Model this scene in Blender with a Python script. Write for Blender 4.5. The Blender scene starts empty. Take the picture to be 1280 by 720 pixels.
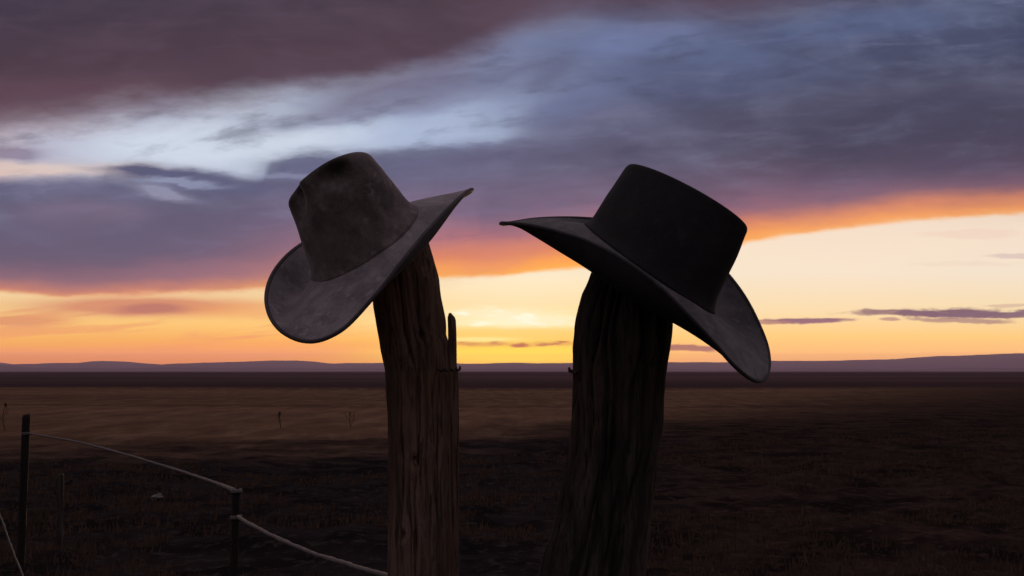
import bpy, math, random
import numpy as np
from mathutils import Vector, Matrix
PI = math.pi
rng = np.random.default_rng(7)
random.seed(7)
SC = bpy.context.scene
COL = SC.collection
FPX = 1778.0                      # 50 mm lens on a 36 mm sensor, in pixels of the 1280 px wide photo
PITCH = math.atan(104 / FPX)
CAMZ = 1.3
HAZE = 6.5e-5                     # extinction of the evening air per metre
SKYCOMP = 0.95

# ------------------------------------------------------------------ helpers
def lin(r, g, b):
    f = lambda c: (c / 12.92 if c <= 0.04045 else ((c + 0.055) / 1.055) ** 2.4)
    return (f(r / 255), f(g / 255), f(b / 255), 1.0)

def ray(px, py):
    x = (px - 640) / FPX; u = (360 - py) / FPX
    return np.array([x, math.cos(PITCH) - u * math.sin(PITCH), math.sin(PITCH) + u * math.cos(PITCH)])

def at_depth(px, py, d):          # point at distance d along the lens axis
    return ray(px, py) * d + np.array([0, 0, CAMZ])

def at_y(px, py, Y):
    r = ray(px, py); return r * (Y / r[1]) + np.array([0, 0, CAMZ])

def on_ground(px, py, z=0.0):
    r = ray(px, py); t = (z - CAMZ) / r[2]; return r * t + np.array([0, 0, CAMZ])

def tag(o, label=None, cat=None, group=None, kind=None):
    if label: o['label'] = label
    if cat: o['category'] = cat
    if group: o['group'] = group
    if kind: o['kind'] = kind
    return o

def mesh_obj(name, verts, faces, mat=None, parent=None, smooth=True):
    me = bpy.data.meshes.new(name)
    me.from_pydata([tuple(map(float, v)) for v in verts], [], [tuple(map(int, f)) for f in faces])
    me.update()
    if smooth:
        me.polygons.foreach_set('use_smooth', [True] * len(me.polygons))
    o = bpy.data.objects.new(name, me); COL.objects.link(o)
    if mat: me.materials.append(mat)
    if parent: o.parent = parent
    return o

def empty(name, loc=(0, 0, 0)):
    o = bpy.data.objects.new(name, None); COL.objects.link(o)
    o.location = tuple(float(v) for v in loc); o.empty_display_size = 0.05
    return o

def grid_faces(nr, nc, wrap=True):
    F = []
    m = nc if wrap else nc - 1
    for i in range(nr - 1):
        for j in range(m):
            j2 = (j + 1) % nc
            F.append((i * nc + j, i * nc + j2, (i + 1) * nc + j2, (i + 1) * nc + j))
    return F

def vnoise(u, v, seed, pu=None):  # smooth value noise; pu = period along u
    r = np.random.default_rng(seed); T = r.random((256, 256))
    iu = np.floor(u).astype(int); iv = np.floor(v).astype(int)
    fu = u - iu; fv = v - iv; fu = fu * fu * (3 - 2 * fu); fv = fv * fv * (3 - 2 * fv)
    P = pu or 256
    a = T[iu % P % 256, iv % 256]; b = T[(iu + 1) % P % 256, iv % 256]
    c = T[iu % P % 256, (iv + 1) % 256]; d = T[(iu + 1) % P % 256, (iv + 1) % 256]
    return (a * (1 - fu) + b * fu) * (1 - fv) + (c * (1 - fu) + d * fu) * fv - 0.5

def tube(name, pts, rad, mat, parent=None, seg=8, twist=0.0, strands=0, closed=False):
    """a round (or twisted-strand) tube along pts"""
    P = np.array(pts, float); n = len(P)
    R = np.array(rad if hasattr(rad, '__len__') else [rad] * n, float)
    T = np.gradient(P, axis=0) if not closed else np.roll(P, -1, 0) - np.roll(P, 1, 0)
    T /= np.linalg.norm(T, axis=1)[:, None]
    ref = np.array([0, 0, 1.0]) if abs(T[:, 2]).mean() < 0.8 else np.array([0, 1.0, 0])
    V = []
    L = np.concatenate([[0], np.cumsum(np.linalg.norm(np.diff(P, axis=0), axis=1))])
    for i in range(n):
        A = np.cross(ref, T[i]); A /= np.linalg.norm(A); B = np.cross(T[i], A)
        for k in range(seg):
            th = 2 * PI * k / seg
            r = R[i]
            if strands:
                r *= 1 + 0.16 * abs(math.sin(strands * 0.5 * (th + twist * L[i]))) - 0.1
            V.append(P[i] + r * (math.cos(th) * A + math.sin(th) * B))
    F = grid_faces(n, seg)
    if closed:
        F += [((n - 1) * seg + k, (n - 1) * seg + (k + 1) % seg, (k + 1) % seg, k) for k in range(seg)]
    else:
        F += [tuple(range(seg))[::-1], tuple((n - 1) * seg + k for k in range(seg))]
    return mesh_obj(name, V, F, mat, parent)

# ------------------------------------------------------------------ node arithmetic
class S:
    T = None
    def __init__(s, sock): s.s = sock
    @staticmethod
    def m(op, *a, clamp=False):
        n = S.T.nodes.new('ShaderNodeMath'); n.operation = op; n.use_clamp = clamp
        for i, x in enumerate(a):
            if isinstance(x, S): S.T.links.new(x.s, n.inputs[i])
            else: n.inputs[i].default_value = float(x)
        return S(n.outputs[0])
    def __add__(s, o): return S.m('ADD', s, o)
    def __radd__(s, o): return S.m('ADD', o, s)
    def __sub__(s, o): return S.m('SUBTRACT', s, o)
    def __rsub__(s, o): return S.m('SUBTRACT', o, s)
    def __mul__(s, o): return S.m('MULTIPLY', s, o)
    def __rmul__(s, o): return S.m('MULTIPLY', o, s)
    def __truediv__(s, o): return S.m('DIVIDE', s, o)
def mx(a, b): return S.m('MAXIMUM', a, b)
def mn(a, b): return S.m('MINIMUM', a, b)
def sstep(x, lo, hi):
    n = S.T.nodes.new('ShaderNodeMapRange'); n.interpolation_type = 'SMOOTHSTEP'
    S.T.links.new(x.s, n.inputs[0])
    for k, v in ((1, lo), (2, hi)):
        if isinstance(v, S): S.T.links.new(v.s, n.inputs[k])
        else: n.inputs[k].default_value = v
    n.inputs[3].default_value = 0; n.inputs[4].default_value = 1
    return S(n.outputs[0])
def comb(x, y, z=0.0):
    n = S.T.nodes.new('ShaderNodeCombineXYZ')
    for i, v in enumerate((x, y, z)):
        if isinstance(v, S): S.T.links.new(v.s, n.inputs[i])
        else: n.inputs[i].default_value = v
    return n.outputs[0]
def noise(vec, scale=1.0, detail=4.0, rough=0.5, dist=0.0, off=None):
    n = S.T.nodes.new('ShaderNodeTexNoise'); n.noise_dimensions = '3D'
    S.T.links.new(vec, n.inputs['Vector'])
    n.inputs['Scale'].default_value = scale; n.inputs['Detail'].default_value = detail
    n.inputs['Roughness'].default_value = rough; n.inputs['Distortion'].default_value = dist
    return S(n.outputs[0])
def mixc(f, a, b, mode='MIX'):
    n = S.T.nodes.new('ShaderNodeMix'); n.data_type = 'RGBA'; n.blend_type = mode
    n.clamp_factor = True
    if isinstance(f, S): S.T.links.new(f.s, n.inputs[0])
    else: n.inputs[0].default_value = f
    for k, v in ((6, a), (7, b)):
        if isinstance(v, tuple): n.inputs[k].default_value = v
        else: S.T.links.new(v, n.inputs[k])
    return n.outputs[2]
def ramp(f, stops):
    n = S.T.nodes.new('ShaderNodeValToRGB'); S.T.links.new(f.s, n.inputs[0])
    e = n.color_ramp.elements
    while len(e) < len(stops): e.new(0.5)
    for i, (p, c) in enumerate(stops): e[i].position = p
    for i, (p, c) in enumerate(stops): e[i].color = c
    return n.outputs[0]
def curve(f, pts):                # pts in 0..1
    n = S.T.nodes.new('ShaderNodeFloatCurve'); S.T.links.new(f.s, n.inputs['Value'])
    c = n.mapping.curves[0]
    pts = sorted(pts)
    c.points[0].location = pts[0]; c.points[1].location = pts[-1]
    for p in pts[1:-1]: c.points.new(*p)
    n.mapping.use_clip = True
    n.mapping.update()
    return S(n.outputs[0])

# ------------------------------------------------------------------ the sky (world)
SUN_EL = math.radians(1.3); SUN_AZ = math.radians(0.6)
def sky_uv(px, py):
    r = ray(px, py); return FPX * r[0] / r[1], FPX * r[2] / r[1]

def build_world():
    w = bpy.data.worlds.new('World'); SC.world = w; w.use_nodes = True
    T = w.node_tree; S.T = T
    T.nodes.clear()
    out = T.nodes.new('ShaderNodeOutputWorld'); bg = T.nodes.new('ShaderNodeBackground')
    T.links.new(bg.outputs[0], out.inputs[0]); bg.inputs[1].default_value = 1.0
    tc = T.nodes.new('ShaderNodeTexCoord'); sp = T.nodes.new('ShaderNodeSeparateXYZ')
    T.links.new(tc.outputs['Generated'], sp.inputs[0])
    X, Y, Z = (S(sp.outputs[i]) for i in range(3))
    Yc = mx(Y, 0.12)
    U = X / Yc * FPX; V = Z / Yc * FPX
    # cloud-drift coordinates: streaks long along the horizon, tilted a little
    wz = noise(comb(U / 420, V / 150, 3.0), 1.0, 3, .55) - 0.5
    wf = noise(comb(U / 130, V / 34, 9.0), 1.0, 4, .6) - 0.5
    wv = noise(comb(U / 60, V / 22, 5.0), 1.0, 5, .6) - 0.5
    puff = noise(comb(U / 170 , (V + 0.12 * U) / 75, 21.0), 1.0, 5, .55, .6)
    streak = noise(comb(U / 260, (V - 0.10 * U) / 18, 31.0), 1.0, 5, .6, .3)
    un = (U + 800) / 1600
    def edge(pts):
        q = []
        for px, py in pts:
            u, v = sky_uv(px, py); q.append(((u + 800) / 1600, v / 600))
        return curve(un, q) * 600
    def blob(px, py, su, sv, tilt=0.0, warp=1.0, gain=1.6):
        u0, v0 = sky_uv(px, py)
        du = U - u0 + wz * (60 * warp); dv = V - v0 - du * tilt + wf * (26 * warp) + wv * (10 * warp)
        d = S.m('POWER', du / su, 2) + S.m('POWER', dv / sv, 2)
        return S.m('MULTIPLY', S.m('EXPONENT', d * -1.0), gain, clamp=True)
    vn = V / 500
    def vr(py): return sky_uv(640, py)[1] / 500
    # clear sky behind the clouds
    side = ramp(vn, [(vr(462), lin(214, 116, 46)), (vr(448), lin(226, 136, 52)), (vr(425), lin(242, 172, 70)), (vr(400), lin(250, 206, 116)),
                     (vr(370), lin(244, 214, 158)), (vr(320), lin(240, 226, 204)), (vr(240), lin(205, 214, 232)), (vr(120), lin(150, 168, 210)), (0.96, lin(80, 95, 140))])
    core = ramp(vn, [(vr(462), lin(250, 160, 20)), (vr(452), lin(255, 200, 20)), (vr(438), lin(255, 212, 40)), (vr(420), lin(252, 206, 96)), (vr(405), lin(255, 232, 160)),
                     (vr(380), lin(253, 228, 178)), (vr(350), lin(252, 236, 204)), (vr(290), lin(225, 225, 228)), (0.96, lin(80, 95, 140))])
    g = S.m('EXPONENT', S.m('POWER', (U - sky_uv(650, 450)[0]) / 190, 2) * -1.0)
    gl = sstep(U, -620., -330.)
    clear = mixc(g, side, core)
    # right side: creamier and yellower
    rightc = ramp(vn, [(vr(462), lin(232, 152, 84)), (vr(446), lin(246, 178, 92)), (vr(420), lin(252, 206, 116)), (vr(390), lin(247, 224, 174)), (vr(340), lin(245, 232, 210)), (vr(270), lin(247, 228, 208)), (0.96, lin(80, 95, 140))])
    clear = mixc(sstep(U, 60., 260.) * 1.0, clear, rightc)
    sky = T.nodes.new('ShaderNodeTexSky'); sky.sky_type = 'NISHITA'; sky.sun_disc = False
    sky.sun_elevation = SUN_EL; sky.sun_rotation = SUN_AZ
    sky.air_density = 1.2; sky.dust_density = 2.0
    nish = mixc(1.0, sky.outputs[0], (0.10, 0.10, 0.10, 1), 'MULTIPLY')
    nish = mixc(1.0, nish, (0.9, 0.9, 0.9, 1), 'DARKEN')
    clear = mixc(0.10, clear, nish)
    col = clear
    # thin pink and orange veils low on the left
    st = sstep(streak, .47, .62)
    low = sstep(V, 10., 30.) * (1.0 - sstep(V, 70., 105.))
    col = mixc(st * low * (1.0 - sstep(U, -330., -120.)) * 0.55, col, lin(226, 138, 86))
    for (px, py, su, sv, c, f) in [(180, 383, 130, 11, (206, 128, 94), .85), (20, 401, 60, 6, (214, 138, 92), .75), (330, 388, 110, 9, (236, 158, 84), .5),
                                (190, 386, 40, 6, (176, 104, 92), .8), (120, 440, 260, 5, (226, 136, 78), .45), (330, 432, 150, 5, (238, 150, 70), .4)]:
        col = mixc(blob(px, py, su, sv, 0, .35) * f, col, lin(*c))
    # bright cloud flecks over the sun
    fl = sstep(noise(comb(U / 34, V / 7, 2.0), 1.0, 4, .6), .50, .64)
    for (px, py, su, sv, c, f) in [(600, 392, 40, 6, (255, 246, 220), .9), (655, 399, 55, 10, (255, 250, 224), .9), (610, 404, 60, 4, (255, 248, 214), .9), (690, 401, 60, 6, (255, 244, 214), .8)]:
        col = mixc(blob(px, py, su, sv, 0, .25) * (0.35 + 0.65 * fl) * f, col, lin(*c))
    col = mixc(blob(640, 416, 110, 5, 0, .2) * .6, col, lin(250, 204, 92))
    col = mixc(blob(650, 443, 120, 9, 0, .1) * .85, col, lin(255, 212, 24))
    for px, w_ in [(604, 26), (621, 11), (650, 12), (676, 9), (702, 16), (585, 14)]:
        col = mixc(blob(px, 429 + (px % 3), w_, 2.6, 0, .22, 1.9) * (0.35 + 0.65 * fl) , col, lin(176, 92, 36))
    col = mixc(blob(600, 424, 40, 2.5, 0, .1) * .6, col, lin(255, 238, 150))
    # dark flat cloudlets right
    cw = noise(comb(U / 24, V / 7, 77.0), 1.0, 5, .6)
    for (px, py, su, sv, f, c) in [(862, 436, 42, 4.0, .95, (150, 92, 70)), (1010, 401, 52, 3.6, 1, (140, 98, 108)), (960, 403, 26, 2.4, .8, (170, 120, 104)),
                                (1120, 391, 60, 4.0, .9, (140, 104, 106)), (1190, 391, 72, 5.6, 1, (118, 88, 100)), (1255, 392, 70, 4.4, .95, (118, 90, 102)),
                                (1115, 401, 14, 2.6, .7, (160, 112, 110)), (1200, 400, 60, 3.4, .7, (140, 100, 106)), (1270, 320, 36, 3, .6, (205, 180, 176)),
                                (1200, 330, 60, 3, .25, (225, 200, 180)), (1265, 382, 30, 2.2, .4, (170, 130, 130)), (1215, 292, 60, 6, .3, (235, 196, 178))]:
        bb = blob(px, py, su, sv, 0, .5, 1.5)
        col = mixc(sstep(bb + (cw - .5) * 1.5, .15, .95) * sstep(bb, .03, .4) * f, col, lin(*c))
    # ---- the broad middle cloud bank
    lo = edge([(-160, 372), (0, 366), (120, 372), (240, 366), (330, 362), (420, 356), (560, 348), (640, 344), (740, 334), (860, 326), (940, 304), (1000, 294), (1100, 281), (1200, 272), (1280, 268), (1440, 262)])
    hi = edge([(-160, 222), (0, 226), (60, 225), (128, 220), (132, 210), (220, 210), (265, 218), (325, 222), (345, 196), (420, 192), (520, 186), (620, 176), (665, 150), (720, 128), (800, 100), (900, 90), (1000, 70), (1280, 60), (1440, 60)])
    ewl = sstep(U, -200., 500.)
    vl = V + wf * 16 + wv * 7
    hgt = vl - lo                                  # height above the lower edge
    vh = V + wf * 18 + wv * 12 + wz * 14
    m1 = sstep(hgt, -3., 5.)
    hn = hgt / 260
    bankL = ramp(hn, [(0.0, lin(226, 150, 100)), (0.03, lin(190, 122, 104)), (0.085, lin(140, 100, 110)), (0.16, lin(104, 86, 104)), (0.33, lin(92, 88, 112)), (0.50, lin(92, 95, 124)), (0.75, lin(88, 94, 126)), (1.0, lin(86, 94, 128))])
    bankC = ramp(hn, [(0.0, lin(255, 178, 70)), (0.05, lin(250, 160, 74)), (0.10, lin(222, 132, 92)), (0.19, lin(176, 112, 118)), (0.32, lin(128, 104, 130)), (0.50, lin(100, 98, 126)), (0.78, lin(88, 92, 124)), (1.0, lin(92, 100, 134))])
    bankR = ramp(hn, [(0.0, lin(250, 182, 112)), (0.03, lin(246, 160, 92)), (0.085, lin(222, 138, 98)), (0.15, lin(140, 100, 110)), (0.25, lin(92, 77, 96)), (0.42, lin(70, 68, 90)), (0.72, lin(72, 77, 104)), (1.0, lin(74, 84, 116))])
    bank = mixc(sstep(U, -420., -160.), bankL, bankC)
    bank = mixc(sstep(U, 150., 430.), bank, bankR)
    fine = noise(comb(U / 90, (V - .06 * U) / 17, 44.0), 1.0, 6, .62, .4)
    bank = mixc(sstep(fine, .50, .68) * 0.22 * sstep(hgt, 30., 70.), bank, lin(138, 134, 168))
    bank = mixc(sstep(fine, .48, .34) * 0.22 * sstep(hgt, 20., 60.), bank, lin(78, 74, 100))
    bank = mixc(sstep(puff, .45, .72) * 0.30 * sstep(hgt, 40., 90.), bank, lin(140, 142, 176))
    bank = mixc(sstep(puff, .50, .28) * 0.35 * sstep(hgt, 30., 80.), bank, lin(80, 78, 104))
    col = mixc(m1, col, bank)
    # ---- pale gap between the two banks
    gap = ramp(un, [(.07, lin(196, 176, 186)), (.22, lin(196, 200, 220)), (.30, lin(204, 214, 234)), (.37, lin(190, 204, 230)), (.43, lin(150, 162, 196)), (.50, lin(120, 130, 166)), (.60, lin(94, 104, 140)), (.72, lin(78, 88, 122)), (.85, lin(70, 79, 112)), (1.0, lin(64, 71, 102))])
    soft = sstep(U, -60., 330.)
    m2 = sstep(vh - hi, -8. - soft * 60., 14. + soft * 50.)
    gapn = mixc(sstep(puff, .38, .66) * .35, gap, lin(150, 162, 198))
    gapn = mixc(sstep(fine, .50, .70) * .30 * sstep(U, -60., 200.), gapn, lin(134, 146, 190))
    gapn = mixc(sstep(fine, .48, .32) * .35 * sstep(U, -160., 200.), gapn, lin(78, 86, 124))
    col = mixc(m2, col, gapn)
    for (px, py, su, sv, tl, f, c) in [(270, 180, 170, 24, .04, .85, (214, 224, 240)), (560, 158, 80, 20, .15, .55, (186, 200, 228)), (600, 118, 60, 26, .2, .4, (150, 162, 196)),
                                       (30, 211, 110, 9, 0, .9, (226, 200, 190)), (110, 208, 60, 6, 0, .5, (226, 212, 212)), (15, 192, 38, 7, 0, .85, (140, 128, 152)),
                                       (500, 118, 110, 20, .2, .75, (108, 106, 134)), (660, 92, 60, 20, .3, .6, (92, 94, 124)), (800, 48, 80, 22, .15, .8, (124, 138, 184)), (735, 118, 70, 22, .4, .55, (110, 120, 160)), (880, 66, 110, 16, -.1, .6, (106, 120, 164)), (1080, 30, 120, 18, .1, .6, (98, 112, 156)), (930, 96, 150, 26, .05, .45, (92, 104, 144)), (570, 148, 55, 14, .3, .5, (176, 190, 220)), (625, 122, 34, 22, .5, .4, (140, 152, 188)),
                                       (440, 142, 120, 12, .15, .6, (134, 136, 164)), (590, 172, 60, 10, .05, .6, (178, 192, 222))]:
        col = mixc(blob(px, py, su, sv, tl, 1.0) * f, col, lin(*c))
    # rolls on top of the middle bank
    for (px, py, su, sv, tl, f, c) in [(200, 216, 70, 7, -.08, .95, (80, 84, 116)), (285, 230, 60, 8, -.1, .7, (88, 92, 124)), (205, 240, 34, 6, -.2, .55, (170, 172, 198)), (225, 228, 50, 3, -.05, .5, (168, 176, 206)),
                                       (385, 205, 55, 12, 0, .8, (86, 90, 122)), (360, 218, 40, 5, 0, .4, (160, 166, 196)),
                                       (105, 268, 70, 22, 0, .45, (140, 118, 142)), (60, 300, 150, 34, 0, .5, (88, 86, 112)), (300, 300, 120, 40, 0, .3, (106, 98, 126)),
                                       (330, 338, 150, 14, 0, .4, (158, 110, 122)), (520, 200, 110, 16, .06, .5, (98, 102, 134)), (640, 240, 90, 40, .0, .3, (110, 102, 132)),
                                       (620, 325, 60, 14, .2, .35, (214, 132, 110)), (1150, 150, 200, 60, .05, .45, (76, 78, 106)), (1250, 210, 120, 40, .0, .4, (78, 70, 96)), (1000, 240, 120, 30, .1, .35, (112, 92, 122))]:
        col = mixc(blob(px, py, su, sv, tl, 1.2) * f, col, lin(*c))
    # ragged wisps along the banks
    wis = noise(comb((U + V * .5) / 120, (V - .16 * U) / 34, 58.0), 1.0, 7, .60, .15)
    wb = sstep(V, 200., 300.) * (1.0 - sstep(V, 440., 470.))
    col = mixc(sstep(wis, .50, .78) * .22 * wb, col, lin(140, 150, 186))
    col = mixc(sstep(wis, .50, .26) * .50 * wb, col, lin(66, 68, 92))
    cloudy = sstep(hgt, 40., 90.)
    col = mixc(cloudy * sstep(U, -150., 250.) * .55, col, mixc(1.0, col, (.70, .70, .66, 1), 'MULTIPLY'))
    col = mixc(cloudy * .35, col, mixc(1.0, col, (.80, .84, .80, 1), 'MULTIPLY'))
    # ---- the dark upper bank
    up = edge([(-160, 178), (0, 168), (80, 160), (160, 148), (240, 142), (340, 134), (430, 124), (520, 104), (600, 78), (680, 36), (760, 28), (840, 34), (920, 30), (1000, 16), (1100, 0), (1280, -30), (1440, -30)])
    d2 = V + wz * 44 + wf * 30 + wv * 24 - up
    m3 = sstep(d2, -26., 42.)
    plum = ramp(d2 / 240, [(0.0, lin(98, 80, 96)), (0.12, lin(82, 64, 78)), (0.35, lin(70, 55, 67)), (0.65, lin(60, 53, 68)), (1.0, lin(52, 50, 68))])
    plum = mixc(sstep(U, -40., 330.) * .65, plum, lin(64, 60, 82))
    plum = mixc(sstep(puff, .45, .7) * .35, plum, lin(92, 74, 92))
    plum = mixc(sstep(puff, .5, .3) * .35, plum, lin(56, 50, 66))
    plum = mixc(sstep(fine, .50, .68) * .16, plum, lin(96, 80, 98))
    col = mixc(m3, col, plum)
    # faint pink lower lip of the upper bank at left
    col = mixc(blob(40, 128, 210, 26, .06, .6) * .3, col, lin(104, 74, 82))
    col = mixc(blob(560, 20, 260, 18, .1, .8) * .25, col, lin(80, 66, 82))
    # ---- everything overhead and behind: dim dusk
    over = sstep(Z, 0.22, 0.45)
    dusk = mixc(sstep(Z, .05, .75), lin(62, 56, 62), lin(150, 138, 150))
    dusk = mixc(0.12, dusk, nish)
    col = mixc(over, col, dusk)
    back = 1.0 - sstep(Y, 0.30, 0.75)
    col = mixc(back, col, dusk)
    col = mixc(1.0 - sstep(Z, -0.04, -0.004), col, (0.012, 0.009, 0.009, 1))
    path = mn(S.m('DIVIDE', 190.0, mx(Z, 0.002)), 14500.0)
    T.links.new(S.m('EXPONENT', path * (HAZE * SKYCOMP)).s, bg.inputs[1])
    T.links.new(col, bg.inputs[0])
build_world()

# ------------------------------------------------------------------ materials
def material(name):
    m = bpy.data.materials.new(name); m.use_nodes = True
    S.T = m.node_tree
    b = m.node_tree.nodes['Principled BSDF']
    return m, b
def vecs(kind='Object', scale=(1, 1, 1)):
    tc = S.T.nodes.new('ShaderNodeTexCoord'); mp = S.T.nodes.new('ShaderNodeMapping')
    S.T.links.new(tc.outputs[kind], mp.inputs[0]); mp.inputs['Scale'].default_value = scale
    return mp.outputs[0]
def bump(b, h, strength=.5, dist=.002):
    n = S.T.nodes.new('ShaderNodeBump'); n.inputs['Strength'].default_value = strength; n.inputs['Distance'].default_value = dist
    S.T.links.new(h.s, n.inputs['Height']); S.T.links.new(n.outputs[0], b.inputs['Normal'])
def felt(name, dark, mid, dust, amount, sheen=.25, sr=.35):
    m, b = material(name)
    v = vecs()
    n1 = noise(v, 11, 6, .65, .1); n2 = noise(v, 60, 4, .6); n3 = noise(v, 900, 2, .6); n4 = noise(v, 34, 7, .72, .15)
    c = mixc(sstep(n1, .42, .60), dark, mid)
    c = mixc(sstep(n4, .46, .74) * amount * .7, c, dust)
    c = mixc(sstep(n3, .45, .65) * .25, c, dust)
    c = mixc(sstep(n2, .56, .70) * amount * .7, c, dust)
    c = mixc(sstep(n4, .47, .34) * amount * .6, c, (dark[0] * .55, dark[1] * .55, dark[2] * .55, 1))
    S.T.links.new(c, b.inputs['Base Color'])
    b.inputs['Roughness'].default_value = .78
    r = 0.62 + n1 * 0.4
    S.T.links.new(r.s, b.inputs['Roughness'])
    b.inputs['Specular IOR Level'].default_value = .35
    b.inputs['Sheen Weight'].default_value = sheen; b.inputs['Sheen Roughness'].default_value = sr; b.inputs['Sheen Tint'].default_value = (1, .9, .82, 1)
    bump(b, n3 * .3 + n2 * .6 + n4 * .8, .55, .0016)
    return m
M = {}
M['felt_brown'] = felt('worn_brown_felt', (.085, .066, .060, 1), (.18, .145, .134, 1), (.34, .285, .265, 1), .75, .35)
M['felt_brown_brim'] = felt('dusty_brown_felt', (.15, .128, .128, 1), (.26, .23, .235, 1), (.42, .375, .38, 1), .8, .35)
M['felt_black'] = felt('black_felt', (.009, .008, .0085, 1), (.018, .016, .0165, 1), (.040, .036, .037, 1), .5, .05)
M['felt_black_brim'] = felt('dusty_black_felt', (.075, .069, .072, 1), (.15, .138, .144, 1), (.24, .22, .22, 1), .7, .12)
M['binding_black'] = felt('black_hat_binding', (.03, .028, .029, 1), (.06, .055, .056, 1), (.10, .09, .09, 1), .4, .1)
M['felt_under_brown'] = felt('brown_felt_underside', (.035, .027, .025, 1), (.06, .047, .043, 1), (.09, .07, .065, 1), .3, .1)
M['binding'] = felt('hat_binding', (.05, .045, .045, 1), (.09, .08, .08, 1), (.14, .12, .12, 1), .4, .1)

def wood(name, a, b_, c_, zs=1.0):
    m, b = material(name)
    v = vecs('Object', (1, 1, .06 * zs))
    g1 = noise(v, 60, 6, .62, .3); g2 = noise(v, 240, 4, .6); big = noise(vecs('Object', (1, 1, .3)), 9, 4, .6, .5)
    col = mixc(sstep(g1, .34, .66), a, b_)
    col = mixc(sstep(big, .45, .7) * .7, col, c_)
    col = mixc(sstep(g2, .52, .64) * .75, col, (a[0] * .35, a[1] * .35, a[2] * .35, 1))
    S.T.links.new(col, b.inputs['Base Color'])
    b.inputs['Roughness'].default_value = .85; b.inputs['Specular IOR Level'].default_value = .25
    k1 = noise(vecs('Object', (1, 1, .45)), 38, 5, .65, 1.5)
    bump(b, g1 * 1.2 + g2 * .7 + k1 * .6, 1.0, .007)
    return m
M['wood'] = wood('weathered_wood', (.090, .056, .038, 1), (.23, .150, .105, 1), (.28, .165, .10, 1))
M['wood_dark'] = wood('dark_weathered_wood', (.026, .020, .017, 1), (.085, .066, .055, 1), (.11, .075, .052, 1))
M['stake'] = wood('stake_wood', (.014, .010, .009, 1), (.028, .019, .016, 1), (.035, .02, .016, 1), 2)

def simple(name, c, rough=.8, metal=0., bs=None):
    m, b = material(name)
    n = noise(vecs(), 40 if bs is None else bs, 4, .6)
    col = mixc(n, (c[0] * .6, c[1] * .6, c[2] * .6, 1), (c[0] * 1.3, c[1] * 1.3, c[2] * 1.3, 1))
    S.T.links.new(col, b.inputs['Base Color']); b.inputs['Roughness'].default_value = rough; b.inputs['Metallic'].default_value = metal
    b.inputs['Specular IOR Level'].default_value = .3
    bump(b, n, .5, .003)
    return m
M['old_rope'] = simple('old_rope', (.09, .075, .065), .9, bs=200)
M['rope'] = simple('pale_rope', (.18, .155, .14), .85, bs=120)
M['wire'] = simple('rusty_wire', (.07, .045, .035), .6, .6)
M['rock'] = simple('pale_rock', (.17, .15, .145), .9, bs=25)
M['twig'] = simple('dry_stalk', (.035, .024, .018), .9)
M['grass'] = simple('dry_grass', (.095, .058, .036), .9, bs=3)

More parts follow.
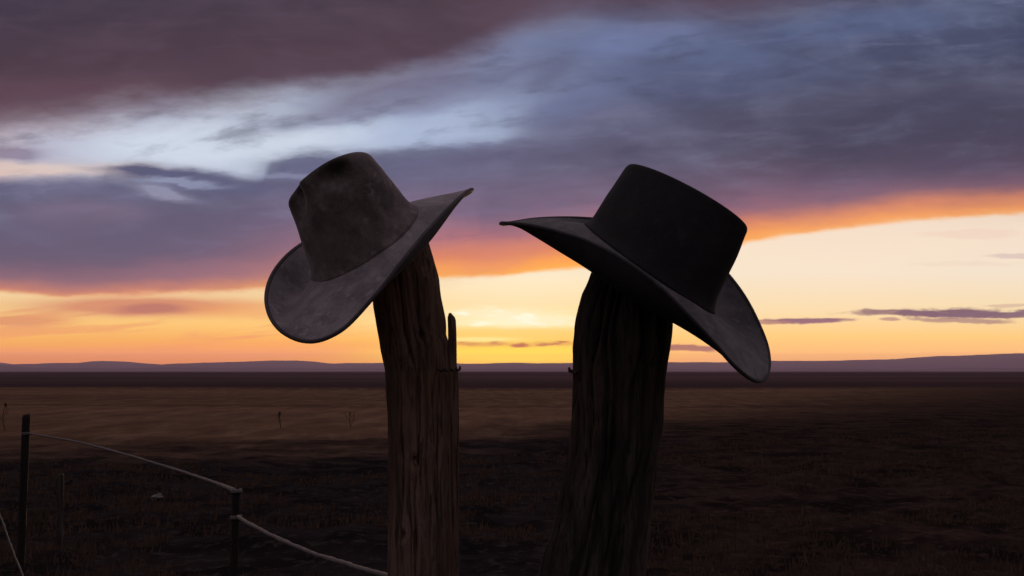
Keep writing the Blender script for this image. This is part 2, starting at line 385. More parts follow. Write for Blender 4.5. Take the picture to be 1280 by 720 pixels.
# ------------------------------------------------------------------ ground
def gheight(x, y):
    near = 1 / (1 + (np.maximum(y, 0) / 26.0) ** 3)
    h = 0.30 * vnoise(x / 31, y / 23, 11) * np.clip((y - 4) / 40, 0, 1) * .6
    h += near * (0.10 * vnoise(x / 2.9, y / 2.3, 12) + 0.13 * vnoise(x / .9, y / .8, 13) + .09 * vnoise(x / .33, y / .31, 14) + .03 * vnoise(x / .13, y / .13, 15))
    h += .32 * vnoise(x / 60, y / 85, 17) * np.clip((y - 50) / 60, 0, 1)
    h += 1.1 * vnoise(x / 260, y / 170, 16) * np.clip((y - 60) / 300, 0, 1)
    return h - .04
def build_ground():
    ys = np.concatenate([np.linspace(-60, 4, 40)[:-1], 4 * (16000 / 4) ** (np.linspace(0, 1, 620) ** 1.55)])
    ss = np.linspace(-1, 1, 460)
    Y, Sg = np.meshgrid(ys, ss, indexing='ij')
    X = Sg * (5 + np.maximum(np.abs(Y), 10) * .55)
    Zg = gheight(X, Y)
    V = np.stack([X, Y, Zg], -1).reshape(-1, 3)
    m, b = material('ground_soil')
    g = S.T.nodes.new('ShaderNodeNewGeometry'); sp = S.T.nodes.new('ShaderNodeSeparateXYZ'); S.T.links.new(g.outputs['Position'], sp.inputs[0])
    x, y = S(sp.outputs[0]), S(sp.outputs[1])
    P = g.outputs['Position']
    n_f = noise(P, 9, 5, .65); n_m = noise(P, 1.3, 5, .6, .4); n_b = noise(comb(x * .05, y * .16), 1., 5, .6)
    far = noise(comb(x / 160, y / 26), 1., 5, .6)
    near = mixc(sstep(n_m, .38, .62), (.012, .010, .010, 1), (.026, .021, .020, 1))  # dark near soil, lowered further so its colour carries the foreground's lighting gradient
    near = mixc(sstep(n_f, .52, .68) * .7, near, (.060, .047, .042, 1))
    near = mixc(sstep(n_f, .46, .34) * .6, near, (.018, .015, .015, 1))
    redn = mixc(sstep(n_m, .38, .6), (.014, .010, .009, 1), (.044, .028, .022, 1))
    redn = mixc(sstep(n_f, .52, .68) * .6, redn, (.085, .055, .040, 1))
    redn = mixc(sstep(n_f, .46, .34) * .7, redn, (.02, .015, .013, 1))
    near = mixc(sstep(x / mx(y, 2.) + (n_b - .5) * .3, 0.0, .16), near, redn)
    fieldc = mixc(sstep(far, .35, .66), (.10, .057, .036, 1), (.20, .114, .068, 1))
    fieldc = mixc(sstep(n_b, .5, .7) * .4, fieldc, (.13, .08, .055, 1))
    n_g = noise(comb(x * 1.1, y * .22), 1., 6, .7)
    fieldc = mixc(sstep(n_g, .48, .66) * .5, fieldc, (.27, .17, .105, 1))
    fieldc = mixc(sstep(n_g, .50, .36) * .55, fieldc, (.09, .055, .038, 1))
    # the near edge of the dry field runs closer on the left, farther out on the right
    ye = y - 24. - mx(x, -3.) * 1.1 + (n_b - .5) * 22. + (n_m - .5) * 9.
    fe = sstep(ye, 0., 10. + mx(x + 2., 0.) * 2.2 + .1)
    c = mixc(fe, near, fieldc)
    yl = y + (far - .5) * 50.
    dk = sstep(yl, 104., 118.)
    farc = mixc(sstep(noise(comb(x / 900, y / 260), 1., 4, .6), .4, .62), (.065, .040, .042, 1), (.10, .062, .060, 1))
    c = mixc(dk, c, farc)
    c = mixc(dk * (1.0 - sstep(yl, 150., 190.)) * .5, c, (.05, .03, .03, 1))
    S.T.links.new(c, b.inputs['Base Color'])
    b.inputs['Roughness'].default_value = 1.0; b.inputs['Specular IOR Level'].default_value = .0
    bump(b, n_f * .6 + n_m, .7, .05)
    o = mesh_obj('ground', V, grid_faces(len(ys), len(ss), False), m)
    me = o.data
    tag(o, 'dark dry plain of grass and soil running to the hills', 'ground', kind='structure')
build_ground()

# distant hills: long low ridges with real depth
def build_hills():
    m, b = material('hill_scrub')
    g = S.T.nodes.new('ShaderNodeNewGeometry')
    n = noise(g.outputs['Position'], .002, 5, .6)
    S.T.links.new(mixc(n, (.06, .045, .05, 1), (.12, .09, .09, 1)), b.inputs['Base Color']); b.inputs['Roughness'].default_value = 1; b.inputs['Specular IOR Level'].default_value = 0
    def ridge(name, Y, prof, depth, seed, label):
        pxs = np.array([p[0] for p in prof], float); pys = np.array([p[1] for p in prof], float)
        xs = np.linspace(pxs[0], pxs[-1], 420)
        tops = np.interp(xs, pxs, pys)
        w = np.array([at_y(a, t, Y) for a, t in zip(xs, tops)])
        H = np.maximum(w[:, 2] + 7 * vnoise(w[:, 0] / 300, w[:, 0] * 0, seed) + 3 * vnoise(w[:, 0] / 80, w[:, 0] * 0, seed + 1), 1)
        V = []
        K = 14
        for k in range(K + 1):
            t = k / K
            f = math.sin(PI * min(t * 1.15, 1) / 2) ** .8 if t < .87 else 1 - (t - .87) / .13 * .3
            yy = Y - depth * (1 - t)
            nz = vnoise(w[:, 0] / 260, np.full(len(xs), yy / 200), seed + 5)
            V.append(np.stack([w[:, 0], yy + 120 * nz * (1 - t), (H + 4) * np.clip(f + .25 * nz * math.sin(PI * t), 0, 1.0) - 4], 1))
        V.append(np.stack([w[:, 0], np.full(len(xs), Y + depth), np.full(len(xs), -4.)], 1))
        V = np.concatenate(V)
        o = mesh_obj(name, V, grid_faces(K + 2, len(xs), False), m)
        tag(o, label, 'hills', kind='structure')
    ridge('hills', 12500, [(-500, 456), (-200, 452), (0, 455), (15, 453), (40, 457), (90, 454.5), (150, 452), (175, 453), (225, 456), (300, 453), (380, 451), (420, 454.5), (480, 454),
                           (560, 455), (700, 454), (830, 453), (950, 452), (1040, 451), (1090, 450), (1115, 448), (1150, 445.5), (1205, 444), (1240, 443), (1285, 443.5), (1500, 441), (1800, 447)], 2200, 41,
          'long low purple ridge on the horizon rising to the right')
    ridge('hills', 9000, [(-500, 461), (-200, 458), (0, 457), (8, 456.5), (26, 457), (60, 460.5), (200, 460), (330, 459.5), (420, 460), (640, 460.5), (900, 461), (1100, 461.5), (1200, 460), (1500, 460)], 1500, 61,
          'nearer flat rise below the purple ridge')
build_hills()

# ------------------------------------------------------------------ hats
LEFT = dict(w0=-0.6308, w1=-0.7532, w2=2.5562, ox=455.0544, oz=304.1288, A=0.1167, B=0.2177, c1=-0.0774, c4=-0.0120, h0=-0.0181, h2=0.0282, h1=0.0278, h4=-0.0013, hx=0.0189, a=0.0797, b=0.0777, at=0.0670, bt=0.0499, H=0.0964, tl=0.0284, tx=-0.0147, sy=-0.0087, sx=-0.0073, d0=0.0198, d1=0.0003)
RIGHT = dict(w0=-0.4347, w1=0.5888, w2=-1.8348, ox=811.2449, oz=335.5379, A=0.1433, B=0.2055, c1=0.0195, c4=-0.0212, h0=-0.0120, h2=0.0364, h1=0.0148, h4=0.0022, hx=-0.0263, a=0.0766, b=0.0986, at=0.0477, bt=0.0912, H=0.1061, tl=0.0106, tx=0.0125, sy=-0.0119, sx=0.0020, d0=0.0250, d1=0.0090)
HD = 1.87
def rotm(d):
    w = np.array([d['w0'], d['w1'], d['w2']]); t = np.linalg.norm(w); k = w / t
    K = np.array([[0, -k[2], k[1]], [k[2], 0, -k[0]], [-k[1], k[0], 0]])
    return np.eye(3) + math.sin(t) * K + (1 - math.cos(t)) * K @ K
def hat_frame(d): return rotm(d), at_depth(d['ox'], d['oz'], HD)
def brim_edge(d, ph):
    c, s = np.cos(ph), np.sin(ph); k = 1 + d['c1'] * s + d['c4'] * np.cos(4 * ph)
    return d['A'] * c * k, d['B'] * s * k, d['h0'] + d['h2'] * np.cos(2 * ph) + d['h1'] * s + d['h4'] * np.cos(4 * ph) + d['hx'] * c
def brim_tr(ph, t):
    side = np.cos(ph) ** 2
    return t * (1 - side) + (1 - (1 - t) ** 1.7) * side
def brim_pt(d, ph, t):
    ex, ey, ez = brim_edge(d, ph)
    bx, by = d['a'] * np.cos(ph), d['b'] * np.sin(ph)
    side = np.cos(ph) ** 2
    wd = side * (1 + 1.2 * np.minimum(np.sin(ph), 0) ** 2)
    z = ez * (t ** 1.25 * (1 - side) + t ** 2.4 * side) - (d['d0'] + d['d1'] * np.cos(ph)) * wd * np.sin(PI * t ** 1.15)
    tr = brim_tr(ph, t)
    return bx + (ex - bx) * tr, by + (ey - by) * tr, z
def make_hat(d, mats, label, dents, top):
    R, O = hat_frame(d)
    root = empty('cowboy_hat', O)
    root.rotation_mode = 'QUATERNION'; root.rotation_quaternion = Matrix(R.tolist()).to_quaternion()
    tag(root, label, 'cowboy hat', 'cowboy hats hung on the fence posts')
    n = 192; ph = np.linspace(0, 2 * PI, n, endpoint=False)
    # brim: a shell with two faces
    nt = 40; th = .0036
    rows = []
    for t in np.linspace(0, 1, nt):
        x, y, z = brim_pt(d, ph, t)
        wob = .0022 * vnoise(ph / (2 * PI) * 9, np.full(n, t * 2.2), 5 + int(d['ox']), 9) * t * 1.5 + .0010 * vnoise(ph / (2 * PI) * 26, np.full(n, t * 5), 6, 26)
        rows.append(np.stack([x, y, z + wob], 1))
    G = np.array(rows)
    du = np.gradient(G, axis=0); dv = np.roll(G, -1, 1) - np.roll(G, 1, 1)
    N = np.cross(du, dv); N /= np.linalg.norm(N, axis=2)[:, :, None]
    if N[:, :, 2].mean() < 0: N = -N
    top_, bot = G + N * th / 2, G - N * th / 2
    V = np.concatenate([bot.reshape(-1, 3), top_[::-1].reshape(-1, 3)])
    F = grid_faces(nt * 2, n)
    F += [((2 * nt - 1) * n + j, (2 * nt - 1) * n + (j + 1) % n, (j + 1) % n, j) for j in range(n)]
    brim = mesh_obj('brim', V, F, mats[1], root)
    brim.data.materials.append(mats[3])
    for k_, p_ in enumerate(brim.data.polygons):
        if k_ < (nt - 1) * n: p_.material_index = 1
    # binding round the edge
    tube('brim_binding', G[-1] + (G[-1] - G[-2]) * .1, .0027, mats[2], root, 8, closed=True)
    # crown
    rim = .065 if dents else .045
    H = d['H']; prof = []     # (u: 0 base ellipse .. 1 top ellipse, z fraction, scale)
    for k in range(30):
        f = k / 29; zz = f * .93
        flare = .07 * (1 - f) ** 12 * 1.0
        prof.append((f * .96, zz, 1 + flare + .012 * math.sin(PI * f)))
    for k in range(1, 9):     # rounded rim
        a = k / 8 * PI / 2
        prof.append((.96 + .04 * math.sin(a), .93 + .07 * math.sin(a), 1 - rim * (1 - math.cos(a))))
    for k in range(1, 26):    # the top panel, to the middle
        prof.append((1, 1.0, (1 - rim) * (1 - k / 25.0)))
    rows = []
    for i, (u, zf, sc) in enumerate(prof):
        ax = d['a'] + (d['at'] - d['a']) * u; by = d['b'] + (d['bt'] - d['b']) * u
        zr = H + d['tl'] * np.sin(ph) + d['tx'] * np.cos(ph)
        cx, cy = d['sx'] * u, d['sy'] * u
        rx = ax * sc * np.cos(ph); ry = by * sc * np.sin(ph)
        z = zr * zf
        if i >= 38:
            rr = sc / (1 - rim)      # 1 at rim .. 0
            xn, yn = rr * np.cos(ph), rr * np.sin(ph)
            # cattleman top: a long centre crease and two side valleys under the rim
            bowl = 1 - rr ** 5
            z = H + (d['tl'] * np.sin(ph) + d['tx'] * np.cos(ph)) * rr - bowl * (top[0] + top[1] * np.exp(-(xn / .28) ** 2)) - top[2] * np.exp(-((np.abs(xn) - .6) / .2) ** 2) * np.exp(-((yn - .3) / .55) ** 2) * bowl
        P = np.stack([rx + cx, ry + cy, z], 1)
        # pinches in the wall
        for (pa, pz, wa, wz_, dp) in dents:
            da = (ph - math.radians(pa) + PI) % (2 * PI) - PI
            g = np.exp(-(da / wa) ** 2) * np.exp(-((zf - pz) / wz_) ** 2) * dp * (1 if i < 38 else max(0, sc / (1 - rim)) ** 2)
            P[:, 0] -= g * np.cos(ph); P[:, 1] -= g * np.sin(ph)
        wob = .0016 * vnoise(ph / (2 * PI) * 8, np.full(n, zf * 3), 31 + int(d['ox']), 8) + .0007 * vnoise(ph / (2 * PI) * 22, np.full(n, zf * 8), 32, 22)
        k_ = 1 if i < 38 else sc
        P[:, 0] += wob * np.cos(ph) * k_; P[:, 1] += wob * np.sin(ph) * k_
        rows.append(P)
    G = np.array(rows[:-1]); centre = rows[-1].mean(0)
    V = np.concatenate([G.reshape(-1, 3), centre[None]])
    F = grid_faces(len(G), n) + [((len(G) - 1) * n + j, (len(G) - 1) * n + (j + 1) % n, len(V) - 1) for j in range(n)]
    cr = mesh_obj('crown', V, F, mats[0], root)
    so = cr.modifiers.new('thickness', 'SOLIDIFY'); so.thickness = .003; so.offset = -1
    return root
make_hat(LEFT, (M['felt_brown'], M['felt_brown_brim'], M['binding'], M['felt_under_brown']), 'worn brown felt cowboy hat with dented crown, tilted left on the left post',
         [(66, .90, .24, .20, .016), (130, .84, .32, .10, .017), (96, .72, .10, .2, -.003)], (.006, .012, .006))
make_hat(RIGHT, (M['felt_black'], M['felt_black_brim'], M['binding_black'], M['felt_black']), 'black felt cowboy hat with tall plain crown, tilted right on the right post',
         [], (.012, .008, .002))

# ------------------------------------------------------------------ fence posts
def clamp_under_hat(V, d, allow):
    R, O = hat_frame(d)
    L = (V - O) @ R
    ph = np.arctan2(L[:, 1] / d['b'], L[:, 0] / d['a'])
    re = np.hypot(L[:, 0] / d['a'], L[:, 1] / d['b'])        # 1 on the base ellipse
    ex, ey, _ = brim_edge(d, ph)
    rr = np.hypot(L[:, 0], L[:, 1]); rb = np.hypot(d['a'] * np.cos(ph), d['b'] * np.sin(ph)); r_e = np.hypot(ex, ey)
    f = np.clip((rr - rb) / (r_e - rb), 0, 1)
    lo, hi = np.zeros_like(f), np.ones_like(f)
    for _ in range(22):
        t = (lo + hi) / 2; g = brim_tr(ph, t) < f
        lo = np.where(g, t, lo); hi = np.where(g, hi, t)
    _, _, zb = brim_pt(d, ph, t)
    k = np.clip((re - .72) / .20, 0, 1)
    lim = allow * (1 - k) + (zb - .007) * k
    over = (L[:, 2] > lim) & (rr < r_e * 1.0) & (L[:, 2] < .2)
    # slide down along the post (world z) so that the top follows the underside of the brim
    Uz = R[2, 2]
    V = V.copy(); V[over, 2] -= (L[over, 2] - lim[over]) / Uz
    return V
def make_post(name, prof, depth, mat, label, hat, cracks, seed, allow, flat=1.0, knots=()):
    prof = np.array(prof, float)
    z_of = lambda y: at_depth(700, y, depth)[2]
    yb = prof[-1, 0]
    n = 220; nr = 420
    pys = np.linspace(prof[0, 0], yb, nr)
    l = np.interp(pys, prof[:, 0], prof[:, 1]); r = np.interp(pys, prof[:, 0], prof[:, 2])
    rows = []
    A = np.linspace(0, 2 * PI, n, endpoint=False)
    Ls = [at_depth(a, y, depth) for a, y in zip(l, pys)]; Rs = [at_depth(a, y, depth) for a, y in zip(r, pys)]
    rec = [((p + q) / 2, np.linalg.norm(q - p) / 2) for p, q in zip(Ls, Rs)]
    # carry the post down into the ground
    c0, r0 = rec[-1]; k = 60
    for z in np.linspace(c0[2], -.12, k)[1:]:
        rec.append((np.array([c0[0] + .004 * math.sin(z * 9), c0[1], z]), r0 * (1 + .05 * (c0[2] - z))))
    top_y = rec[0][0][1]
    Zs = np.array([c[2] for c, _ in rec])
    cy = at_depth(640, 464, depth)[1]
    for i, (c, rad) in enumerate(rec):
        z = c[2]
        u = A / (2 * PI); ones = np.full(n, z)
        rr = np.ones(n) + .09 * vnoise(u * 5, ones * 4, seed, 5) + .06 * vnoise(u * 13 + .5 * vnoise(ones * 7, u, 4), ones * 9, seed + 1, 13) \
            + .055 * vnoise(u * 40, ones * 14, seed + 2, 40) + .045 * vnoise(u * 90, ones * 22, seed + 3, 90) + .02 * vnoise(u * 30, ones * 60, seed + 4, 30)
        for (ang, z0, z1, wd, dp, dr) in cracks:
            if z0 < z < z1:
                f = min(1, (z - z0) / .08, (z1 - z) / .08)
                aa = math.radians(ang) + dr * (z - z0) + .06 * math.sin(z * 23 + ang) + .03 * math.sin(z * 61 + ang)
                da = (A - aa + PI) % (2 * PI) - PI
                rr -= .95 * dp * f * np.exp(-(np.abs(da) / (wd * (.5 + .5 * abs(math.sin(z * 17 + ang))))) ** 1.3)
        rr += .055 * vnoise(u * 9, ones * 30, seed + 8, 9) + .05 * np.maximum(vnoise(u * 22, ones * 16, seed + 9, 22), .12)
        for (ka, kz, kr) in knots:
            dk = np.hypot(((A - math.radians(ka) + PI) % (2 * PI) - PI) * rad, (z - kz) * .7)
            rr += .10 * np.exp(-(dk / kr) ** 2) - .20 * np.exp(-(dk / (kr * .38)) ** 2)
        x = c[0] + rad * rr * np.cos(A); y = cy + .0 + rad * flat * rr * np.sin(A)
        rows.append(np.stack([x, y, np.full(n, z)], 1))
    G = np.array(rows)
    # ragged top
    V = G.reshape(-1, 3)
    V = np.concatenate([V, G[0].mean(0)[None] + [0, 0, .004]])
    if hat: V = clamp_under_hat(V, hat, allow)
    F = [(a, d_, c_, b_) for a, b_, c_, d_ in grid_faces(len(rows), n)]
    F += [(len(V) - 1, j, (j + 1) % n) for j in range(n)]
    F += [tuple((len(rows) - 1) * n + j for j in range(n))[::-1]]
    base = np.array([c0[0], cy, 0.])
    o = mesh_obj(name, V - base, F, mat); o.location = tuple(base)
    tag(o, label, 'fence post', 'weathered wooden posts carrying the hats')
    return o
lp = [(262, 500, 512), (272, 486, 521), (285, 474, 528), (300, 466, 534), (320, 463, 540), (350, 463, 548), (380, 466, 552), (405, 470, 555), (418, 473, 556), (428, 475, 560), (460, 480, 566), (500, 483, 568), (560, 485.5, 568), (600, 487, 568), (660, 487, 569), (720, 487, 569)]
make_post('fence_post', lp, HD, M['wood'], 'grey brown wooden post with rough grain under the brown hat', LEFT,
          [(262, .2, 1.5, .05, .16, .05), (238, 1.0, 1.32, .035, .13, -.1), (285, 1.0, 1.42, .04, .12, .1), (222, .6, 1.2, .05, .12, .1), (305, .7, 1.28, .06, .15, 0), (320, .2, 1.1, .04, .1, .1), (250, .4, 1.1, .03, .1, -.15), (200, .3, 1.35, .06, .12, 0), (340, .5, 1.4, .06, .12, 0), (272, 1.1, 1.36, .03, .2, .12), (255, 1.02, 1.2, .03, .2, .1)], 100, .045, knots=[(262, 1.185, .014), (290, 1.345, .011), (240, 1.09, .012)])
rp = [(296, 776, 806), (304, 762, 818), (318, 750, 828), (335, 743, 834), (350, 737, 838), (366, 729, 840), (385, 723, 840), (410, 718.5, 839), (428, 717, 838), (450, 715, 835), (480, 714, 831), (520, 714.5, 827), (560, 712, 822), (590, 708, 818), (620, 702, 815), (650, 694, 811), (680, 685, 807), (720, 674, 801)]
make_post('fence_post', rp, HD, M['wood_dark'], 'dark split wooden post widening towards its foot under the black hat', RIGHT,
          [(233, 1.16, 1.6, .05, .34, -.05), (250, 1.05, 1.5, .05, .26, .03), (262, .5, 1.5, .07, .22, -.05), (285, .3, 1.45, .06, .2, .04), (225, 1.1, 1.5, .05, .14, 0), (300, .7, 1.4, .05, .18, 0), (275, .2, 1.2, .04, .16, .1), (250, .2, 1.15, .05, .16, 0), (318, .9, 1.5, .06, .16, 0), (205, .6, 1.4, .06, .14, 0)], 200, .05)

# narrow split stake standing wired against the left post
def slat(name, prof, depth, thick, mat, label, cat, zbot=-.08, seed=1):
    prof = np.array(prof, float); ys = np.linspace(prof[0, 0], prof[-1, 0], 90)
    l = np.interp(ys, prof[:, 0], prof[:, 1]); r = np.interp(ys, prof[:, 0], prof[:, 2])
    rec = []
    for a, b_, y in zip(l, r, ys):
        p, q = at_depth(a, y, depth), at_depth(b_, y, depth); rec.append(((p + q) / 2, (q - p)[0] / 2))
    c0, h0 = rec[-1]
    for z in np.linspace(c0[2], zbot, 20)[1:]: rec.append((np.array([c0[0], c0[1], z]), h0))
    yc = rec[0][0][1]
    n = 16; A = np.linspace(0, 2 * PI, n, endpoint=False); rows = []
    sq = lambda v: np.sign(v) * np.abs(v) ** .55
    for i, (c, h) in enumerate(rec):
        k = 1 + .16 * vnoise(A / (2 * PI) * 8, np.full(n, c[2] * 40), seed, 8) + .1 * vnoise(A / (2 * PI) * 3, np.full(n, c[2] * 9), seed + 1, 3)
        rows.append(np.stack([c[0] + h * sq(np.cos(A)) * k, yc + thick / 2 * sq(np.sin(A)) * k, np.full(n, c[2]) + (.002 * np.cos(A * 2 + 1) if i == 0 else 0)], 1))
    G = np.array(rows); base = np.array([c0[0], yc, 0.])
    F = [(a, d_, c_, b_) for a, b_, c_, d_ in grid_faces(len(rows), n)] + [tuple(range(n)), tuple((len(rows) - 1) * n + j for j in range(n))[::-1]]
    o = mesh_obj(name, G.reshape(-1, 3) - base, F, mat); o.location = tuple(base)
    tag(o, label, cat); return o
slat('split_stake', [(393.0, 561, 564), (396, 559.5, 568.5), (399, 559.5, 570), (420, 560, 570.5), (455, 560.5, 571), (470, 561, 573), (520, 563, 574), (620, 563.5, 574), (720, 564, 574.5)], HD - .008, .008, M['wood'],
     'thin rough stake wired upright against the right side of the post under the brown hat', 'stake', seed=71)

# wire wrapped round each post
def wire_bit(pts, r, label):
    pts = np.array([at_depth(*p) for p in pts]); tt = np.linspace(0, 1, len(pts)); q = np.linspace(0, 1, 60)
    P = np.stack([np.interp(q, tt, pts[:, k]) for k in range(3)], 1)
    P[:, 2] += .0012 * np.sin(q * 34); P[:, 1] += .0012 * np.cos(q * 34)
    base = P.mean(0)
    o = tube('wire_tie', P - base, r, M['wire'], None, 6); o.location = tuple(base)
    tag(o, label, 'wire', 'bits of rusty wire on the posts')
yc_ = HD
wire_bit([(546, 463, HD - .052), (556, 462.5, HD - .046), (566, 462.2, HD - .030), (574.5, 462, HD - .016), (575, 459.5, HD - .010)], .0016, 'rusty wire bit holding the thin stake to the brown hat post')
wire_bit([(722, 466, HD - .035), (716, 464.5, HD - .012), (712, 463.5, HD - .004), (711.5, 461, HD)], .0017, 'rusty wire end sticking out of the left edge of the dark split post')

# ------------------------------------------------------------------ low rope fence at left
def thin_stake(px, ptop, Y, w, label, name='fence_stake', h_top=None, lean=0., mat='stake'):
    p = at_y(px, ptop, Y); gz = float(gheight(np.array([p[0]]), np.array([Y]))[0])
    n = 12; zs = np.linspace(p[2], gz - .15, 60); A = np.linspace(0, 2 * PI, n, endpoint=False); rows = []
    for i, z in enumerate(zs):
        k = 1 + .14 * vnoise(A / (2 * PI) * 6, np.full(n, z * 9), int(px), 6); tp = .8 if i == 0 else 1
        rows.append(np.stack([p[0] + lean * (z - p[2]) + w / 2 * k * tp * np.cos(A), Y + w / 2 * k * tp * np.sin(A), np.full(n, z) + (.004 * np.cos(A) if i == 0 else 0)], 1))
    base = np.array([p[0], Y, gz])
    F = [(a, d_, c_, b_) for a, b_, c_, d_ in grid_faces(len(rows), n)] + [tuple(range(n)), tuple((len(rows) - 1) * n + j for j in range(n))[::-1]]
    o = mesh_obj(name, np.array(rows).reshape(-1, 3) - base, F, M[mat]); o.location = tuple(base)
    tag(o, label, 'fence stake', 'thin dark stakes of the rope fence'); return p
Y1, Y2 = 9.6, 3.75
thin_stake(33, 518, Y1, .055, 'tall thin dark stake at the far left where the pale rope begins', lean=.02)
thin_stake(295, 611, Y2, .021, 'slim dark stake near the brown hat post joining two rope lengths', lean=.015)
thin_stake(76, 592, 11.5, .05, 'short broken dark stake stub just right of the far left stake', name='stake_stub', mat='wood_dark')
def rope(pxs, Ys, r, label, twist=260, mat='rope'):
    P = np.array([at_y(a, b_, Y) for (a, b_), Y in zip(pxs, Ys)])
    # smooth resample
    t = np.linspace(0, 1, len(P)); tt = np.linspace(0, 1, 260)
    from_ = []
    for k in range(3):
        m = np.gradient(P[:, k], t); out = []
        for q in tt:
            i = min(int(q * (len(P) - 1)), len(P) - 2); h = t[i + 1] - t[i]; s = (q - t[i]) / h
            out.append((2 * s**3 - 3 * s**2 + 1) * P[i, k] + (s**3 - 2 * s**2 + s) * h * m[i] + (-2 * s**3 + 3 * s**2) * P[i + 1, k] + (s**3 - s**2) * h * m[i + 1])
        from_.append(out)
    Q = np.array(from_).T
    base = Q[0].copy()
    root = empty('rope', base); tag(root, label, 'rope', 'ropes of the low fence')
    Rr = r * (1 + .22 * vnoise(tt * 60, tt * 0, 5) + .3 * vnoise(tt * 17, tt * 0 + 3, 6))
    Q2_ = Q - base + .0012 * np.stack([vnoise(tt * 40, tt * 0 + k, 8 + k) for k in range(3)], 1)
    tube('strand', Q2_, Rr, M[mat], root, 12, twist, 3)
    return Q, root, base
Q1, r1, b1 = rope([(37, 542), (90, 551), (150, 566), (220, 587), (262, 601), (293, 613)], np.linspace(Y1 - .03, Y2 - .012, 6), .0056, 'pale rope strung from the far left stake to the slim stake')
Q2, r2, b2 = rope([(297, 646), (312, 655), (345, 672), (390, 691), (440, 707), (492, 722), (512, 727)], np.linspace(Y2 - .015, 2.0, 7), .0044, 'pale rope sagging from the slim stake to the brown hat post')
def knot(parent, base, p, r, mat, name='knot'):
    pts = []
    for k in range(70):
        a = k / 69 * 2 * PI * 2.2
        pts.append(p - base + np.array([r * math.cos(a), r * math.sin(a), r * .3 * (k / 69 - .5) * 2]))
    tube(name, pts, .0034, mat, parent, 8, 260, 3)
knot(r1, b1, at_y(295, 614, Y2), .0125, M['rope']); knot(r2, b2, at_y(295, 647, Y2), .0125, M['rope'])
knot(r1, b1, at_y(33, 542, Y1), .033, M['rope'])
# slack tail coming down from the frame edge at the left
rope([(-30, 596), (-8, 628), (3, 652), (10, 672), (18, 694), (27, 716), (36, 745)], np.linspace(6.4, 4.6, 7), .0035, 'slack dark rope end sloping down at the lower left corner', mat='old_rope')

# ------------------------------------------------------------------ small things on the plain
def rock(px, py, w, label):
    p = on_ground(px, py); bm_v = []
    n, m_ = 18, 12
    V = []
    for i in range(m_ + 1):
        th = PI * i / m_
        for j in range(n):
            a = 2 * PI * j / n
            q = 1 + .5 * float(vnoise(np.array([j / n * 6.]), np.array([i * .6]), 91, 6)[0])
            V.append([w / 2 * math.sin(th) * math.cos(a) * q, w / 2.6 * math.sin(th) * math.sin(a) * q, w * .26 * math.cos(th) * q + w * .12 + .01 * math.cos(a)])
    o = mesh_obj('rock', V, grid_faces(m_ + 1, n), M['rock'], smooth=False); z = float(gheight(np.array([p[0]]), np.array([p[1]]))[0])
    o.location = (p[0], p[1], z + .02); tag(o, label, 'rock')
rock(196, 620, .125, 'small pale rock on the dark ground under the long rope')
def weed(px, ptop, pbase, label, head, seed):
    g = on_ground(px, pbase); Y = g[1]; gz = float(gheight(np.array([g[0]]), np.array([Y]))[0])
    top = at_y(px, ptop, Y); H = top[2] - gz
    root = empty('weed', (g[0], Y, gz)); tag(root, label, 'weed', 'dry weeds on the plain')
    r = random.Random(seed)
    pts = [np.array([.05 * H * math.sin(3 * t + seed) - .18 * H * t * (1 - t), .03 * t, H * t]) for t in np.linspace(0, 1, 12)]
    tube('stem', pts, [.010 * (1 - .5 * t) for t in np.linspace(0, 1, 12)], M['twig'], root, 6)
    V = []; F = []
    c = pts[-1]
    for k in range(60):
        d = np.array([r.gauss(0, 1), r.gauss(0, 1), r.gauss(0, 1.6)]); d /= np.linalg.norm(d)
        p = c + d * head * r.uniform(.3, 1) * np.array([.5, .5, 1.]); s = head * .35
        i0 = len(V)
        for q in range(3): V.append(p + np.array([r.uniform(-s, s), r.uniform(-s, s), r.uniform(-s, s)]))
        F.append((i0, i0 + 1, i0 + 2))
    mesh_obj('seed_head', V, F, M['twig'], root, False)
    for q in range(4):
        t0 = .25 + .15 * q; a = r.uniform(0, 6.28); s = pts[int(t0 * 11)]
        tube('twig', [s, s + np.array([.09 * math.cos(a), .09 * math.sin(a), .07]), s + np.array([.13 * math.cos(a), .13 * math.sin(a), .17])], .005, M['twig'], root, 5)
weed(350, 517, 534, 'dry weed with a dark seed head left of the brown hat post', .055, 1)
weed(438, 517, 533, 'small dry weed close to the brown hat post', .045, 2)
weed(6, 506, 536, 'dry weed at the very left edge of the plain', .06, 3)

# short dry grass and clods scattered over the near plain
def build_grass():
    V = []; F = []; nt = 17000
    ys = 7.5 * (34 / 7.5) ** rng.random(nt); xs = (rng.random(nt) * 2 - 1) * (2 + ys * .42)
    den = vnoise(xs / 1.7, ys / 1.3, 301) + .6 * vnoise(xs / 6, ys / 4, 302)
    keep = (den > -.12) & (ys < 23 + np.maximum(xs, -3) * 1.1 + 3 * den); xs, ys = xs[keep], ys[keep]
    gz = gheight(xs, ys)
    for x, y, z in zip(xs, ys, gz):
        s = .020 + .060 * rng.random() ** 3; sp = s * 1.5 + .015
        nb = 7
        for b in range(nb):
            a = rng.random() * 6.283; r0 = sp * rng.random(); h = s * (.5 + rng.random()); ln = s * .7
            bx, by = x + r0 * math.cos(a), y + r0 * math.sin(a); w = .0035 + .0004 * y
            i0 = len(V)
            V += [(bx - w, by, z - .02), (bx + w, by, z - .02), (bx + ln * math.cos(a) * (rng.random()), by + ln * math.sin(a) * rng.random(), z + h)]
            F.append((i0, i0 + 1, i0 + 2))
    o = mesh_obj('dry_grass', V, F, M['grass'], None, False)
    tag(o, 'short dry grass tufts scattered over the dark near ground', 'grass', kind='stuff')
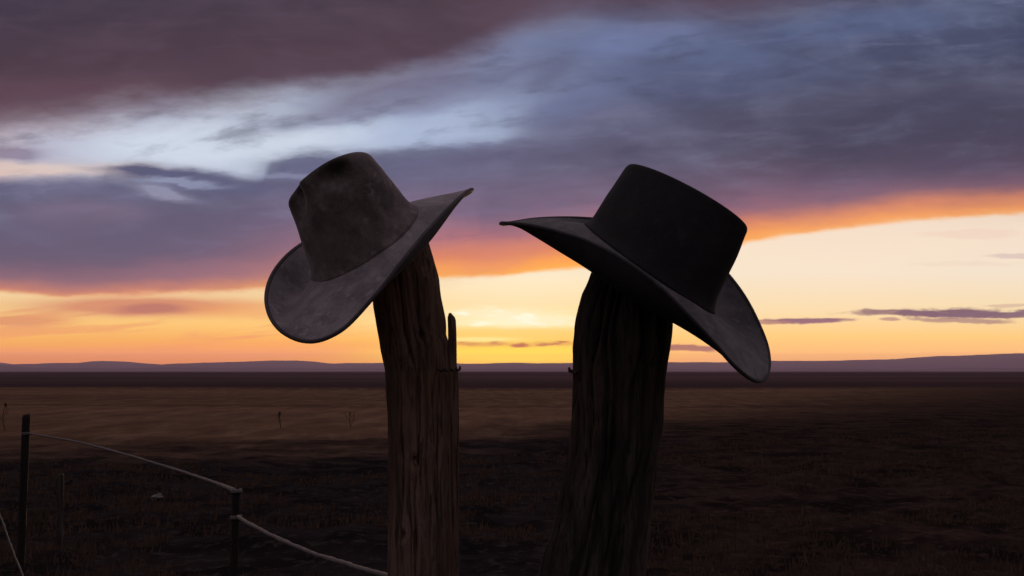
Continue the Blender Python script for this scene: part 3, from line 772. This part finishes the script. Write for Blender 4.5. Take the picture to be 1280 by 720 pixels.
build_grass()

# ------------------------------------------------------------------ air
if HAZE:
    x, y0, y1, z0, z1 = 11500, -90, 16200, -8, 192
    V = [(-x, y0, z0), (x, y0, z0), (x, y1, z0), (-x, y1, z0), (-x, y0, z1), (x, y0, z1), (x, y1, z1), (-x, y1, z1)]
    F = [(3, 2, 1, 0), (4, 5, 6, 7), (0, 1, 5, 4), (1, 2, 6, 5), (2, 3, 7, 6), (3, 0, 4, 7)]
    m = bpy.data.materials.new('haze_air'); m.use_nodes = True; nt = m.node_tree
    nt.nodes.remove(nt.nodes['Principled BSDF'])
    pv = nt.nodes.new('ShaderNodeVolumePrincipled'); pv.inputs['Density'].default_value = HAZE
    pv.inputs['Color'].default_value = (.70, .58, .95, 1); pv.inputs['Anisotropy'].default_value = 0.25
    nt.links.new(pv.outputs[0], nt.nodes['Material Output'].inputs['Volume'])
    hz = mesh_obj('haze', V, F, m, None, False)
    tag(hz, 'thin evening haze lying over the plain and hills', 'haze', kind='stuff')

# ------------------------------------------------------------------ sun, camera, render settings
sl = bpy.data.lights.new('sun', 'SUN'); sl.energy = 2.0; sl.angle = math.radians(2.0); sl.color = (1.0, .62, .32)
so = bpy.data.objects.new('sun', sl); COL.objects.link(so)
dirv = Vector((math.sin(SUN_AZ) * math.cos(SUN_EL), math.cos(SUN_AZ) * math.cos(SUN_EL), math.sin(SUN_EL)))
so.rotation_mode = 'QUATERNION'; so.rotation_quaternion = (-dirv).to_track_quat('-Z', 'Y')
so.location = (0, 0, 50)
cam = bpy.data.cameras.new('camera'); co = bpy.data.objects.new('camera', cam); COL.objects.link(co)
cam.lens = 50; cam.sensor_width = 36; cam.clip_start = .05; cam.clip_end = 60000
co.location = (0, 0, CAMZ); co.rotation_euler = (PI / 2 + PITCH, 0, 0)
SC.camera = co
SC.view_settings.view_transform = 'Standard'; SC.view_settings.look = 'None'; SC.view_settings.gamma = 1; SC.view_settings.exposure = 0
SC.cycles.use_denoising = True
SC.cycles.volume_bounces = 1
